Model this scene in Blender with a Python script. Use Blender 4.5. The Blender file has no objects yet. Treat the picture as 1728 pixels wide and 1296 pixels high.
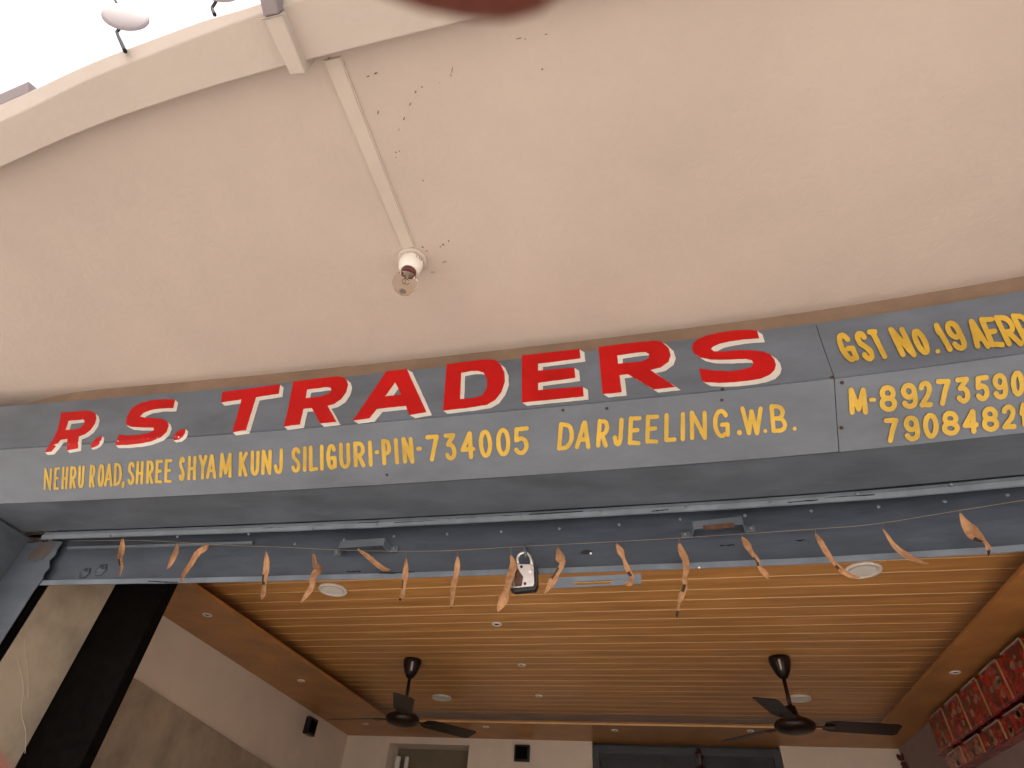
import bpy, bmesh, math, random
from mathutils import Vector, Matrix
from mathutils.geometry import tessellate_polygon
random.seed(7)
R = math.radians
SC = bpy.context.scene
COL = SC.collection

# ------------------------------------------------------------------ camera, sky, sun, exposure
E = 1.5                                   # eye height of the photographer
FPX = 968.59                              # focal length in pixels of the 1728 px wide photograph
yaw, pitch, roll = R(-16.517), R(42.545), R(5.131)
fw = Vector((math.sin(yaw)*math.cos(pitch), math.cos(yaw)*math.cos(pitch), math.sin(pitch)))
rt0 = Vector((math.cos(yaw), -math.sin(yaw), 0)); up0 = rt0.cross(fw)
rt = math.cos(roll)*rt0 + math.sin(roll)*up0
up = -math.sin(roll)*rt0 + math.cos(roll)*up0
EYE = Vector((0, 0, E))
cd = bpy.data.cameras.new('camera'); cam = bpy.data.objects.new('camera', cd); COL.objects.link(cam)
cam.matrix_world = Matrix(((rt.x, up.x, -fw.x, 0), (rt.y, up.y, -fw.y, 0), (rt.z, up.z, -fw.z, E), (0, 0, 0, 1)))
cd.sensor_width = 36; cd.lens = FPX/1728*36; cd.clip_start = 0.004; cd.clip_end = 2000
cd.dof.use_dof = True; cd.dof.focus_distance = 2.3; cd.dof.aperture_fstop = 20
SC.camera = cam

SUN_EL, SUN_AZ = R(58), R(203)            # azimuth clockwise from +Y
w = bpy.data.worlds.new('World'); SC.world = w; w.use_nodes = True
nt = w.node_tree; sky = nt.nodes.new('ShaderNodeTexSky'); sky.sky_type = 'NISHITA'; sky.sun_disc = False
sky.sun_elevation = SUN_EL; sky.sun_rotation = SUN_AZ; sky.dust_density = 9.0; sky.air_density = .8; sky.ozone_density = .5
bg = nt.nodes['Background']; bg.inputs[1].default_value = 0.15
nt.links.new(sky.outputs[0], bg.inputs[0])
sd = bpy.data.lights.new('sun', 'SUN'); sd.energy = 2.2; sd.angle = R(0.5); sd.color = (1, .95, .87)
so = bpy.data.objects.new('sun', sd); COL.objects.link(so)
sdir = Vector((math.sin(SUN_AZ)*math.cos(SUN_EL), math.cos(SUN_AZ)*math.cos(SUN_EL), math.sin(SUN_EL)))
so.rotation_euler = (-sdir).to_track_quat('-Z', 'Y').to_euler(); so.location = (-3, -6, 12)
SC.view_settings.view_transform = 'Standard'; SC.view_settings.look = 'None'
SC.view_settings.exposure = 1.25; SC.view_settings.gamma = 1

# ------------------------------------------------------------------ helpers
def ray(x, y):
    return rt*((x-864)/FPX) - up*((y-648)/FPX) + fw
def at(x, y, ax, v):                       # point seen at a pixel on the plane axis = v (z measured from the eye)
    d = ray(x, y); p = d*(v/d[ax]); return Vector((p.x, p.y, p.z+E))
def bow(X):                                # the old facade bulges slightly along its length
    return -.0095*(X-.2)**2 if X < .2 else -.042*(X-.2)**2

class MB:
    def __init__(s): s.v = []; s.f = []; s.m = []
    def add(s, vs, fs, mi=0):
        o = len(s.v); s.v += [tuple(v) for v in vs]
        s.f += [tuple(i+o for i in f) for f in fs]; s.m += [mi]*len(fs); return s
    def box(s, x0, x1, y0, y1, z0, z1, M=None, mi=0):
        vs = [Vector((x, y, z)) for x in (x0, x1) for y in (y0, y1) for z in (z0, z1)]
        if M: vs = [M @ v for v in vs]
        return s.add(vs, [(0,1,3,2),(4,6,7,5),(0,4,5,1),(2,3,7,6),(0,2,6,4),(1,5,7,3)], mi)
    def prism(s, pts, off, mi=0):          # closed solid: polygon swept by a vector
        off = Vector(off); n = len(pts); a = [Vector(p) for p in pts]
        tri = tessellate_polygon([a])
        vs = a+[p+off for p in a]
        fs = [tuple(t) for t in tri]+[tuple(i+n for i in reversed(t)) for t in tri]
        fs += [(i, (i+1) % n, (i+1) % n+n, i+n) for i in range(n)]
        return s.add(vs, fs, mi)
    def tube(s, path, r, n=10, mi=0, closed=False):
        P = [Vector(p) for p in path]; rr = r if isinstance(r, (list, tuple)) else [r]*len(P)
        vs = []; fs = []; ref = None
        for i, p in enumerate(P):
            t = (P[min(i+1, len(P)-1)]-P[max(i-1, 0)]).normalized()
            if ref is None: ref = t.orthogonal().normalized()
            ref = (ref-t*ref.dot(t)).normalized(); b = t.cross(ref)
            for k in range(n):
                a = 2*math.pi*k/n; vs.append(p+(ref*math.cos(a)+b*math.sin(a))*rr[i])
        for i in range(len(P)-1):
            for k in range(n):
                fs.append((i*n+k, i*n+(k+1) % n, (i+1)*n+(k+1) % n, (i+1)*n+k))
        fs.append(tuple(reversed(range(n)))); fs.append(tuple((len(P)-1)*n+k for k in range(n)))
        return s.add(vs, fs, mi)
    def lathe(s, prof, M, n=32, mi=0):     # profile of (radius, height) turned about local z
        vs = []; fs = []
        for r, h in prof:
            for k in range(n):
                a = 2*math.pi*k/n; vs.append(M @ Vector((r*math.cos(a), r*math.sin(a), h)))
        for i in range(len(prof)-1):
            for k in range(n): fs.append((i*n+k, i*n+(k+1) % n, (i+1)*n+(k+1) % n, (i+1)*n+k))
        if prof[0][0] > 1e-5: fs.append(tuple(reversed(range(n))))
        if prof[-1][0] > 1e-5: fs.append(tuple((len(prof)-1)*n+k for k in range(n)))
        return s.add(vs, fs, mi)
    def build(s, name, mats, parent=None, bevel=0, smooth=False, solid=0, sub=0):
        me = bpy.data.meshes.new(name); me.from_pydata(s.v, [], s.f); me.update()
        for m in (mats if isinstance(mats, (list, tuple)) else [mats]): me.materials.append(m)
        for p, mi in zip(me.polygons, s.m): p.material_index = mi
        bm = bmesh.new(); bm.from_mesh(me); bmesh.ops.remove_doubles(bm, verts=bm.verts, dist=1e-6)
        bmesh.ops.recalc_face_normals(bm, faces=bm.faces); bm.to_mesh(me); bm.free()
        o = bpy.data.objects.new(name, me); COL.objects.link(o)
        if parent: o.parent = parent; o.matrix_parent_inverse = parent.matrix_world.inverted()
        if solid: md = o.modifiers.new('solid', 'SOLIDIFY'); md.thickness = solid; md.offset = 0
        if bevel:
            md = o.modifiers.new('bevel', 'BEVEL'); md.width = bevel; md.segments = 2; md.limit_method = 'ANGLE'; md.angle_limit = R(35)
        if sub: md = o.modifiers.new('sub', 'SUBSURF'); md.levels = sub; md.render_levels = sub
        if smooth:
            for p in me.polygons: p.use_smooth = True
        return o
def tag(o, label=None, cat=None, group=None, kind=None):
    if label: o['label'] = label
    if cat: o['category'] = cat
    if group: o['group'] = group
    if kind: o['kind'] = kind
    return o
def thing(name, label, cat, loc=(0, 0, 0), group=None):
    o = bpy.data.objects.new(name, None); COL.objects.link(o); o.location = loc; o.empty_display_size = .1
    o.matrix_world = Matrix.Translation(Vector(loc))
    return tag(o, label, cat, group)
def frange(a, b, st):
    n = max(1, int(math.ceil((b-a)/st))); return [a+(b-a)*i/n for i in range(n+1)]
def fstrip(mb, prof, x0, x1, mi=0, st=.12, jit=0):
    """closed profile of (Y, z) run along the bowed facade from x0 to x1"""
    xs = frange(x0, x1, st); n = len(prof); vs = []; fs = []
    for X in xs:
        j = random.uniform(-jit, jit)
        for Y, z in prof: vs.append((X, Y+bow(X), E+z+j))
    for i in range(len(xs)-1):
        for k in range(n):
            fs.append((i*n+k, i*n+(k+1) % n, (i+1)*n+(k+1) % n, (i+1)*n+k))
    a = [Vector((0, y, z)) for y, z in prof]
    for t in tessellate_polygon([a]):
        fs.append(tuple(t)); fs.append(tuple(i+(len(xs)-1)*n for i in reversed(t)))
    mb.add(vs, fs, mi); return mb
def fat(x, y, Y0):                         # pixel onto the bowed vertical plane Y0
    Y = Y0
    for _ in range(5):
        p = at(x, y, 1, Y); Y = Y0+bow(p.x)
    return at(x, y, 1, Y)

# ------------------------------------------------------------------ materials
def mat(name, col, rough=.6, metal=0, var=.12, scale=6, bump=.0, bscale=60, spec=.5, col2=None, stretch=None, trans=0, coat=0, thr=None):
    m = bpy.data.materials.new(name); m.use_nodes = True; n = m.node_tree.nodes; L = m.node_tree.links
    b = n['Principled BSDF']; b.inputs['Roughness'].default_value = rough; b.inputs['Metallic'].default_value = metal
    b.inputs['Specular IOR Level'].default_value = spec; b.inputs['Coat Weight'].default_value = coat
    if trans: b.inputs['Transmission Weight'].default_value = trans
    tc = n.new('ShaderNodeTexCoord'); src = tc.outputs['Object']
    if stretch:
        mp = n.new('ShaderNodeMapping'); mp.inputs['Scale'].default_value = stretch; L.new(src, mp.inputs[0]); src = mp.outputs[0]
    nz = n.new('ShaderNodeTexNoise'); nz.inputs['Scale'].default_value = scale; nz.inputs['Detail'].default_value = 6; nz.inputs['Roughness'].default_value = .6
    L.new(src, nz.inputs['Vector'])
    rp = n.new('ShaderNodeValToRGB'); L.new(nz.outputs['Fac'], rp.inputs[0])
    c2 = col2 if col2 else tuple(c*(1-2.2*var) for c in col)
    c1 = col if col2 else tuple(min(1, c*(1+var)) for c in col)
    lo, hi = thr if thr else (.3, .7)
    rp.color_ramp.elements[0].position = lo; rp.color_ramp.elements[1].position = hi
    rp.color_ramp.elements[0].color = (*c2, 1); rp.color_ramp.elements[1].color = (*c1, 1)
    L.new(rp.outputs[0], b.inputs['Base Color'])
    rr = n.new('ShaderNodeMapRange'); rr.inputs[3].default_value = max(0, rough-.08); rr.inputs[4].default_value = min(1, rough+.1)
    L.new(nz.outputs['Fac'], rr.inputs[0]); L.new(rr.outputs[0], b.inputs['Roughness'])
    if bump:
        n2 = n.new('ShaderNodeTexNoise'); n2.inputs['Scale'].default_value = bscale; n2.inputs['Detail'].default_value = 4
        L.new(src, n2.inputs['Vector']); bp = n.new('ShaderNodeBump'); bp.inputs['Strength'].default_value = bump; bp.inputs['Distance'].default_value = .01
        L.new(n2.outputs['Fac'], bp.inputs['Height']); L.new(bp.outputs[0], b.inputs['Normal'])
    return m
M = {}
M['plaster'] = mat('plaster', (.475, .402, .354), .85, var=.05, scale=1.1, bump=.18, bscale=50)
M['beam_plaster'] = mat('beam_plaster', (.47, .415, .37), .85, var=.03, scale=2, bump=.2, bscale=40)
M['tan_wall'] = mat('tan_wall', (.24, .165, .115), .85, var=.1, scale=5, bump=.3, bscale=50)
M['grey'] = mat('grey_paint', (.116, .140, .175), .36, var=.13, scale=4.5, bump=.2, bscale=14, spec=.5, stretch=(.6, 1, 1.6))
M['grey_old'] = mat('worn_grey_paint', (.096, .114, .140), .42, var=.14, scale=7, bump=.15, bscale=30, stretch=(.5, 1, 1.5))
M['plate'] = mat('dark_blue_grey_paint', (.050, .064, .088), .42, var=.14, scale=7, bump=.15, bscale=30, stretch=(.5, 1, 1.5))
M['rail'] = mat('rail_paint', (.165, .20, .24), .4, var=.12, scale=9, bump=.15, bscale=40)
M['red'] = mat('red_sign_paint', (.43, .004, .003), .5, spec=.22, var=.08, scale=7, bump=.1, bscale=60)
M['white'] = mat('white_sign_paint', (.60, .575, .53), .5, var=.05, scale=10, bump=.1, bscale=60)
M['yellow'] = mat('yellow_sign_paint', (.56, .355, .035), .45, var=.12, scale=9, bump=.1, bscale=60)
M['wood'] = mat('wood_panel', (.60, .29, .088), .42, var=.16, scale=5, bump=.05, bscale=40, stretch=(.35, 4, 4))
M['wood_edge'] = mat('wood_panel_edge', (.76, .53, .26), .4, var=.06, scale=6)
M['wood_border'] = mat('wood_border', (.48, .225, .068), .4, var=.16, scale=4, bump=.05, bscale=40, stretch=(1, 1, 4))
M['cream'] = mat('cream_wall', (.80, .70, .595), .8, var=.04, scale=2.5, bump=.15, bscale=40)
M['mauve'] = mat('mauve_wall', (.30, .225, .21), .8, var=.06)
M['marble'] = mat('brown_marble', (.50, .425, .325), .35, scale=4.5, col2=(.31, .26, .20), thr=(.3, .62), coat=.2)
M['marble_vein'] = mat('pale_vein', (.50, .42, .32), .35, var=.1)
M['black'] = mat('black_granite', (.005, .004, .0035), .8, spec=.06, var=.3, scale=30)
M['blackp'] = mat('black_plastic', (.012, .012, .013), .35, var=.1)
M['white_plastic'] = mat('white_plastic', (.78, .75, .70), .35, var=.03)
M['lamp_white'] = mat('white_diffuser', (.82, .80, .77), .5, var=.02)
M['brown_plastic'] = mat('brown_plastic', (.10, .022, .02), .35, var=.1)
M['pvc'] = mat('pvc_casing', (.51, .44, .385), .6, var=.03)
M['fan'] = mat('dark_brown_enamel', (.014, .006, .005), .35, var=.15, spec=.35)
M['fan_metal'] = mat('fan_bright_trim', (.5, .42, .36), .3, metal=.8)
M['rust_faint'] = mat('faint_rust', (.078, .088, .105), .6, scale=26, col2=(.095, .062, .045), thr=(.42, .6))
M['steel'] = mat('brushed_steel', (.62, .58, .54), .28, metal=.9, var=.08, scale=20)
M['rust'] = mat('rusty_patch', (.10, .045, .025), .7, var=.3, scale=30)
M['leaf'] = mat('dried_leaf', (.46, .255, .125), .75, scale=40, col2=(.28, .12, .05), thr=(.3, .6), bump=.4, bscale=120)
M['leaf_dark'] = mat('dark_leaf', (.06, .028, .014), .8, var=.2, scale=30)
M['string'] = mat('jute_string', (.30, .22, .14), .9, var=.1)
M['ground'] = mat('concrete_street', (.41, .38, .345), .9, var=.08, scale=.8, bump=.3, bscale=20)
M['tile'] = mat('floor_tile', (.27, .235, .195), .25, var=.06, scale=1.5)
M['glass_blue'] = mat('dark_blue_glass', (.018, .025, .04), .12, var=.2, scale=3, coat=.5)
M['blue_frame'] = mat('blue_grey_frame', (.05, .058, .07), .4, var=.1)
M['niche'] = mat('olive_wall', (.20, .165, .11), .8, var=.08)
M['stain'] = mat('flaked_spot', (.20, .135, .09), .9, var=.2)
M['soot'] = mat('damp_mark', (.36, .315, .275), .9, var=.15, scale=20)
M['red_pack'] = mat('red_wrapping', (.40, .012, .010), .25, scale=14, col2=(.11, .01, .012), thr=(.42, .55), coat=.7)
M['pack_pale'] = mat('pale_print', (.42, .25, .16), .4, var=.3, scale=20)
M['gold'] = mat('gold_edge', (.85, .55, .25), .3, metal=.6)
M['grey_edge'] = mat('clear_film_edge', (.42, .36, .34), .25)
M['maroon'] = mat('dark_maroon', (.07, .012, .012), .6, var=.2)
M['skin'] = mat('skin', (.15, .038, .024), .55, var=.08, scale=60, bump=.1, bscale=400)
M['skin'].node_tree.nodes['Principled BSDF'].inputs['Subsurface Weight'].default_value = .35
M['skin'].node_tree.nodes['Principled BSDF'].inputs['Subsurface Radius'].default_value = (.012, .003, .0015)
M['nail'] = mat('finger_nail', (.55, .30, .23), .3, var=.03)
M['disc'] = mat('grey_disc_paint', (.24, .21, .225), .55, var=.05)
M['wire'] = mat('grey_wire', (.02, .018, .018), .95, spec=.05)
gm = bpy.data.materials.new('clear_glass'); gm.use_nodes = True; gb = gm.node_tree.nodes['Principled BSDF']
gb.inputs['Transmission Weight'].default_value = 1; gb.inputs['Roughness'].default_value = .03; gb.inputs['IOR'].default_value = 1.18
gb.inputs['Base Color'].default_value = (.86, .79, .70, 1); M['glass'] = gm

# ------------------------------------------------------------------ ground and shop floor
g = MB(); g.add([(-300,-300,0),(300,-300,0),(300,300,0),(-300,300,0)], [(0,1,2,3)]); tag(g.build('ground', M['ground']), kind='structure')
g = MB().box(-3.6, 2.3, 1.95, 6.9, .02, .16); tag(g.build('shop_floor', M['tile'], bevel=.01), kind='structure')

# ------------------------------------------------------------------ canopy slab
def interp(pts, n):
    out = []
    for i in range(len(pts)-1):
        p0 = pts[max(i-1, 0)]; p1 = pts[i]; p2 = pts[i+1]; p3 = pts[min(i+2, len(pts)-1)]
        for k in range(n):
            t = k/n
            out.append(tuple(.5*((2*b)+(c-a)*t+(2*a-5*b+4*c-d)*t*t+(-a+3*b-3*c+d)*t**3) for a, b, c, d in zip(p0, p1, p2, p3)))
    return out+[tuple(pts[-1])]
HC, HB = 1.66, 1.60
inner = [(-4.6, .95), (-3.2, .66), (-2.4, .525), (-1.856, .452), (-1.479, .406), (-1.116, .381), (-.813, .372), (-.541, .371), (-.085, .372), (1.0, .372), (3.2, .372)]
outer = [(-4.6, .80), (-3.2, .52), (-2.4, .40), (-1.727, .334), (-1.373, .29), (-1.1, .268), (-.804, .249), (-.5, .243), (0, .243), (1.0, .243), (3.2, .243)]
inner = interp(inner, 5); outer = interp(outer, 5)
canopy = thing('canopy', 'plastered cream concrete canopy over the shop front, rounded at its street edge', 'canopy', (-.5, .9, E+HC))
def wex(X): return .25*max(0, -2.4-X)**2      # the wall turns back at the left end
wallY = lambda X: 1.535+bow(X)+wex(X)
xs = frange(-4.6, 3.2, .2)
sl = MB(); pts = [Vector((x, y-.003, E+HC)) for x, y in inner]+[Vector((X, wallY(X), E+HC)) for X in reversed(xs)]
sl.prism(pts, (0, 0, .14)); sl.build('ceiling_slab', M['plaster'], canopy)
bmb = MB(); n = len(inner)
def shade_face(X):                               # length of edge face, undercut to put it in shade, wider towards the left
    T_ = [(-4.6, .075), (-1.75, .058), (-1.6, .0536), (-1.25, .0456), (-1.0, .0416), (-.85, .030), (3.3, .030)]
    for a, b in zip(T_, T_[1:]):
        if a[0] <= X <= b[0]: return a[1]+(b[1]-a[1])*(X-a[0])/(b[0]-a[0])
    return .03
for i in range(n):
    (xi, yi), (xo, yo) = inner[i], outer[i]; t = shade_face(xo)
    bmb.v += [(xi, yi, E+HB), (xo, yo, E+HB), (xo, yo-.574*t, E+HB+.819*t), (xo, yo+.03, E+HB+.819*t+.03), (xi, yi, E+1.83)]
for i in range(n-1):
    for k in range(5): bmb.f.append((i*5+k, i*5+(k+1) % 5, i*5+5+(k+1) % 5, i*5+5+k)); bmb.m.append(0)
bmb.f += [(0, 1, 2, 3, 4), tuple(range(n*5-5, n*5))]; bmb.m += [0, 0]
bmb.build('edge_beam', M['beam_plaster'], canopy, bevel=.003)
def yo_at(X):
    for a, b in zip(outer, outer[1:]):
        if a[0] <= X <= b[0]: return a[1]+(b[1]-a[1])*(X-a[0])/(b[0]-a[0])
    return .243
cp = MB(); cx = frange(-4.4, -1.615, .1); cpv = []
for X in cx:
    t = shade_face(X); y_, z_ = yo_at(X)-.574*t, E+HB+.819*t
    cpv.append([(X, y_+.001, z_+.001), (X, y_-.574*.036, z_+.819*.036), (X, y_+.05, z_+.06), (X, y_+.05, z_+.025)])
for r_ in cpv: cp.v += r_
for i in range(len(cx)-1): cp.f += [(i*4+k, i*4+(k+1) % 4, i*4+4+(k+1) % 4, i*4+4+k) for k in range(4)]; cp.m += [0]*4
n4 = len(cx); cp.f += [(0, 1, 2, 3), (n4*4-4, n4*4-3, n4*4-2, n4*4-1)]; cp.m += [0, 0]
cp.build('coping', M['disc'], canopy, bevel=.003)  # grey colour and outward lean stand in for the coping's shaded underside
# flaked spots and damp marks on the ceiling: thin chips of paint hanging a millimetre off the slab
st = MB(); dm = MB()
def blot(mb, x, y, L, wd, ang, z=1.6585, n=9):
    c = at(x, y, 2, z); a = R(ang); px = [c]
    pts = []
    for k in range(n):
        t = 2*math.pi*k/n; rr = random.uniform(.7, 1.15)
        dx = L*.5*math.cos(t)*rr; dy = wd*.5*math.sin(t)*rr
        pts.append(at(x+dx*math.cos(a)-dy*math.sin(a), y+dx*math.sin(a)+dy*math.cos(a), 2, z))
    MB().prism(pts, (0, 0, .0008)).build('damp_mark' if mb is dm else 'flaked_spot', M['soot'] if mb is dm else M['stain'], canopy)
for x, y, L, wd, a in [(621,129,8,3,-20),(634,124,9,4,-15),(638,190,10,2.5,100),(701,155,6,4,-50),(712,147,4,3,0),(692,176,8,2.5,-70),(682,200,8,3,-65),(673,219,5,1.5,-60),(668,257,4,2.5,0),(668,266,3,2,0),(674,255,4,1.5,90),
        (714,305,6,2,60),(763,118,14,1.6,-78),(761,127,6,2,70),(742,140,3,1.5,0),(743,417,4,2,-70),(748,413,5,4.5,0),(757,407,4.5,2.5,70),(555,98,7,3.5,-25),(713,417,6,2.5,35),(720,424,4,2,30),(876,65,14,2,-15),(886,66,4,2,60),(915,117,5,3,-30),(922,58,8,2,-10)]:
    blot(st, x, y, L*.8, wd*.8, a)
for x, y, L, wd, a in [(730,460,8,4,10),(750,442,9,4,-15)]:
    blot(dm, x, y, L, wd, a, z=1.659)

# square spout under the edge beam
sp = thing('water_spout', 'square plastered spout running out under the canopy edge beside the white casing strip', 'spout', (-.77, .39, E+1.58))
MB().add([at(443,31,2,1.565), at(490,128,2,1.565), at(515,124.5,2,1.565), at(474,24,2,1.565)]+[p+Vector((0,0,.09)) for p in (at(443,31,2,1.565), at(490,128,2,1.565), at(515,124.5,2,1.565), at(474,24,2,1.565))],
         [(0,1,2,3),(4,7,6,5),(0,4,5,1),(1,5,6,2),(2,6,7,3),(3,7,4,0)]).build('spout_body', M['beam_plaster'], sp, bevel=.004)
pa, pb, pc, pd_ = at(425,-60,2,1.568), at(444,29,2,1.568), at(471,24,2,1.568), at(449,-66,2,1.568)
MB().add([pa, pb, pc, pd_]+[p+Vector((0,0,.06)) for p in (pa, pb, pc, pd_)], [(0,1,2,3),(4,7,6,5),(0,4,5,1),(1,5,6,2),(2,6,7,3),(3,7,4,0)]).build('spout_pipe', M['disc'], sp, bevel=.004)
ja, jb = at(441,33,2,1.5635), at(477,24,2,1.5635)
MB().tube([ja, (ja+jb)/2, jb], .0018, 6).build('joint_crack', M['soot'], sp)

# white casing strip, lamp holder and bulb on the ceiling
a0, a1, a2, a3 = at(548,101,2,1.66), at(574,95,2,1.66), at(699,415,2,1.66), at(681,419,2,1.66)
cs = thing('cable_casing', 'long flat white cable casing on the canopy ceiling, ending at the bulb holder', 'cable casing', (a0+a2)/2)
MB().prism([p+Vector((0,0,-.008)) for p in (a0, a1, a2, a3)], (0, 0, .0075)).build('casing_cover', M['pvc'], cs, bevel=.002)
MB().prism([p+Vector((0,0,-.004))+o for p, o in ((a0, Vector((-.004,0,0))), (a1, Vector((.004,0,0))), (a2, Vector((.004,0,0))), (a3, Vector((-.004,0,0))))], (0, 0, .0038)).build('casing_base', M['pvc'], cs)
hc = Vector((-.716, 1.052, E+HC))
lh = thing('bulb_holder', 'round white bulb holder with dark red collar screwed to the canopy ceiling', 'lamp holder', hc)
T = Matrix.Translation(hc) @ Matrix.Rotation(math.pi, 4, 'X')
MB().lathe([(.052, .0005), (.052, .006), (.046, .010), (.0, .010)], T).build('back_plate', M['pvc'], lh, smooth=False)
MB().lathe([(.040, .010), (.042, .022), (.0415, .036), (.038, .052), (.0315, .064), (.027, .068), (.0, .068)], T).build('body', M['white_plastic'], lh, smooth=True)
MB().lathe([(.0255, .066), (.0265, .074), (.0262, .083), (.019, .084), (.0, .084)], T).build('collar', M['brown_plastic'], lh, smooth=True)
mk = MB()
for k, (du, ang) in enumerate(((-4, 0), (0, 0), (4, 0))):
    c = ray(704.5+du*.8, 439+du*.4); tt = hc.z-.030
    base = at(704.5+du, 438.5+du*.45, 2, 1.66-.030)
    d = (base-hc); d.z = 0; d = d.normalized()*.0425
    Pm = hc+d+Vector((0, 0, -.026)); tg = Vector((-d.y, d.x, 0)).normalized()
    mk.add([Pm-tg*.0009+Vector((0,0,.006)), Pm+tg*.0009+Vector((0,0,.006)), Pm+tg*.0009-Vector((0,0,.006)), Pm-tg*.0009-Vector((0,0,.006))], [(0,1,2,3)])
mk.build('vent_slot', M['blackp'], lh, solid=.0012)
bl = thing('light_bulb', 'clear glass bulb, unlit, hanging in the white holder on the canopy ceiling', 'light bulb', hc+Vector((0,0,-.14)))
pr = [(.0145, .085), (.015, .098), (.019, .106)]
for k in range(1, 15):
    a = R(30+150*k/14); pr.append((max(.0001, max(.0,.0425*math.sin(a))), .136-.0425*math.cos(a)))
inn = [(max(.0001, r-.001), h+(.0008 if r > .01 else -.001)) for r, h in pr]
MB().lathe(pr, T).build('glass_envelope', M['glass'], bl, smooth=True)
MB().lathe([(.0125, .086), (.0125, .099), (.004, .103), (.003, .118), (.0, .118)], T, 16).build('stem', M['soot'], bl, smooth=True)
fl = MB(); 
for k in range(12):
    pass
Tb = T @ Matrix.Translation((0, 0, .126))
ringp = [Tb @ Vector((.010*math.cos(t), .010*math.sin(t), .0015*math.sin(4*t))) for t in [2*math.pi*k/16 for k in range(15)]]
fl.tube(ringp, .0007, 5)
for t in (0, 2, 4): fl.tube([T @ Vector((0, 0, .116)), Tb @ Vector((.010*math.cos(t), .010*math.sin(t), 0))], .0005, 4)
fl.build('filament', M['wire'], bl)
# printed ring on the bulb tip
MB().lathe([(.0122, .136+.0408), (.0128, .136+.0406), (.0128, .136+.0409), (.0122, .136+.0411)], T, 24).build('printed_ring', M['soot'], bl)

# discs on wires above the canopy edge
def wire_disc(px, label, r):
    (wx, wy), (ex, ey), (dx, dy), (tx, ty) = px
    p0 = ray(wx, wy)*(0.252/ray(wx, wy).y)+EYE; p1 = ray(ex, ey)*(.276/ray(ex, ey).y)+EYE
    c = ray(dx, dy)*(.266/ray(dx, dy).y)+EYE; p2 = ray(tx, ty)*(.268/ray(tx, ty).y)+EYE
    t = thing('wire_disc', label, 'disc', p0, 'discs on wires above the canopy edge')
    v = (c-EYE).normalized(); a = (ray(dx+20, dy+1)-ray(dx-20, dy-1)).normalized(); a = (a-v*a.dot(v)).normalized(); b = v.cross(a)
    nrm = (v*math.cos(R(56))+b*math.sin(R(56))).normalized()
    Mx = Matrix.Translation(c) @ nrm.to_track_quat('Z', 'Y').to_matrix().to_4x4()
    MB().lathe([(.0, .004), (r*.6, .0035), (r*.95, .002), (r, 0), (r*.97, -.002), (r*.8, -.004), (r*.4, -.006), (.0, -.0065)], Mx, 40).build('dish', M['disc'], t, smooth=True)
    rd = ray(ex, ey); p1 = EYE+rd*((c-EYE).dot(nrm)/rd.dot(nrm))+nrm*.007
    mid = p0.lerp(p1, .72)+(ray(wx-4, wy)-ray(wx, wy))*.25
    MB().tube([p0.lerp(p1, -.06), p0, mid, p1, c+nrm*.014, p2], .0052, 8).build('stem_wire', M['wire'], t, smooth=True)
wire_disc([(210,84),(196,51),(212,29),(180,-25)], 'grey oval disc on a bent wire against the white sky above the canopy edge', .076)
wire_disc([(362,24),(357,10),(372,-18),(340,-80)], 'second wire standing on the canopy edge, its disc mostly above the picture', .068)

# ------------------------------------------------------------------ wall above the shop opening
wl = MB(); wxs = frange(-4.6, 3.2, .12)
for X in wxs: wl.v += [(X, wallY(X), E+1.90), (X, wallY(X), E+1.53), (X, 1.62+bow(X), E+1.45), (X, 1.62+bow(X), E+1.90)]
for i in range(len(wxs)-1): wl.f += [(i*4+k, i*4+(k+1) % 4, i*4+4+(k+1) % 4, i*4+4+k) for k in range(4)]; wl.m += [0]*4
n = len(wxs); wl.f += [(0, 1, 2, 3), (n*4-4, n*4-3, n*4-2, n*4-1)]; wl.m += [0, 0]
wallo = wl.build('shop_wall', M['tan_wall']); tag(wallo, 'thin strip of tan plastered wall between the canopy and the grey sign', 'wall')

rf = MB().box(-4.6, 3.2, 1.60, 7.0, E+1.46, E+1.9); rfo = rf.build('shop_roof', M['plaster']); tag(rfo, 'concrete floor slab of the building over the shop', 'slab')
# ------------------------------------------------------------------ hood with painted sign
PROF = [(1.500, 1.5616), (1.517, 1.470), (1.534, 1.340), (1.5385, 1.334), (1.558, 1.318), (1.630, 1.262), (1.727, 1.181)]
def sgn(x, y, off=.0009):
    d = ray(x, y); X = 0
    best = None
    for _ in range(4):
        b = bow(X); best = None
        for (y0, z0), (y1, z1) in zip(PROF, PROF[1:]):
            # point d*t with (t*dy-b, t*dz) on the line through the segment
            ny, nz = (z1-z0), -(y1-y0)          # normal of the segment in the YZ plane
            den = d.y*ny+d.z*nz
            if abs(den) < 1e-9: continue
            t = ((y0+b)*ny+z0*nz)/den; z = t*d.z
            if (z <= z0+1e-6 or (y0, z0) == PROF[0]) and (z >= z1-1e-6 or (y1, z1) == PROF[-1]):
                l = math.hypot(ny, nz); s = 1 if ny > 0 else -1
                nn = Vector((0, -ny*s, -nz*s))/l
                if nn.dot(d) > 0: nn = -nn
                best = d*t, nn
        if best is None: break
        X = best[0].x
    p, nn = best
    return Vector((p.x, p.y, p.z+E))+nn*off
hood = thing('sign_hood', 'long grey painted sheet metal hood with hand painted red and yellow lettering', 'sign', (-.4, 1.8, E+1.18))
def sheet(x0, x1, prof, back, mi=0):
    m = MB(); fstrip(m, prof+back, x0, x1, mi, jit=.0002); return m
up_prof = PROF[:3]; lo_prof = PROF[3:]
SEAM = .625
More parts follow.
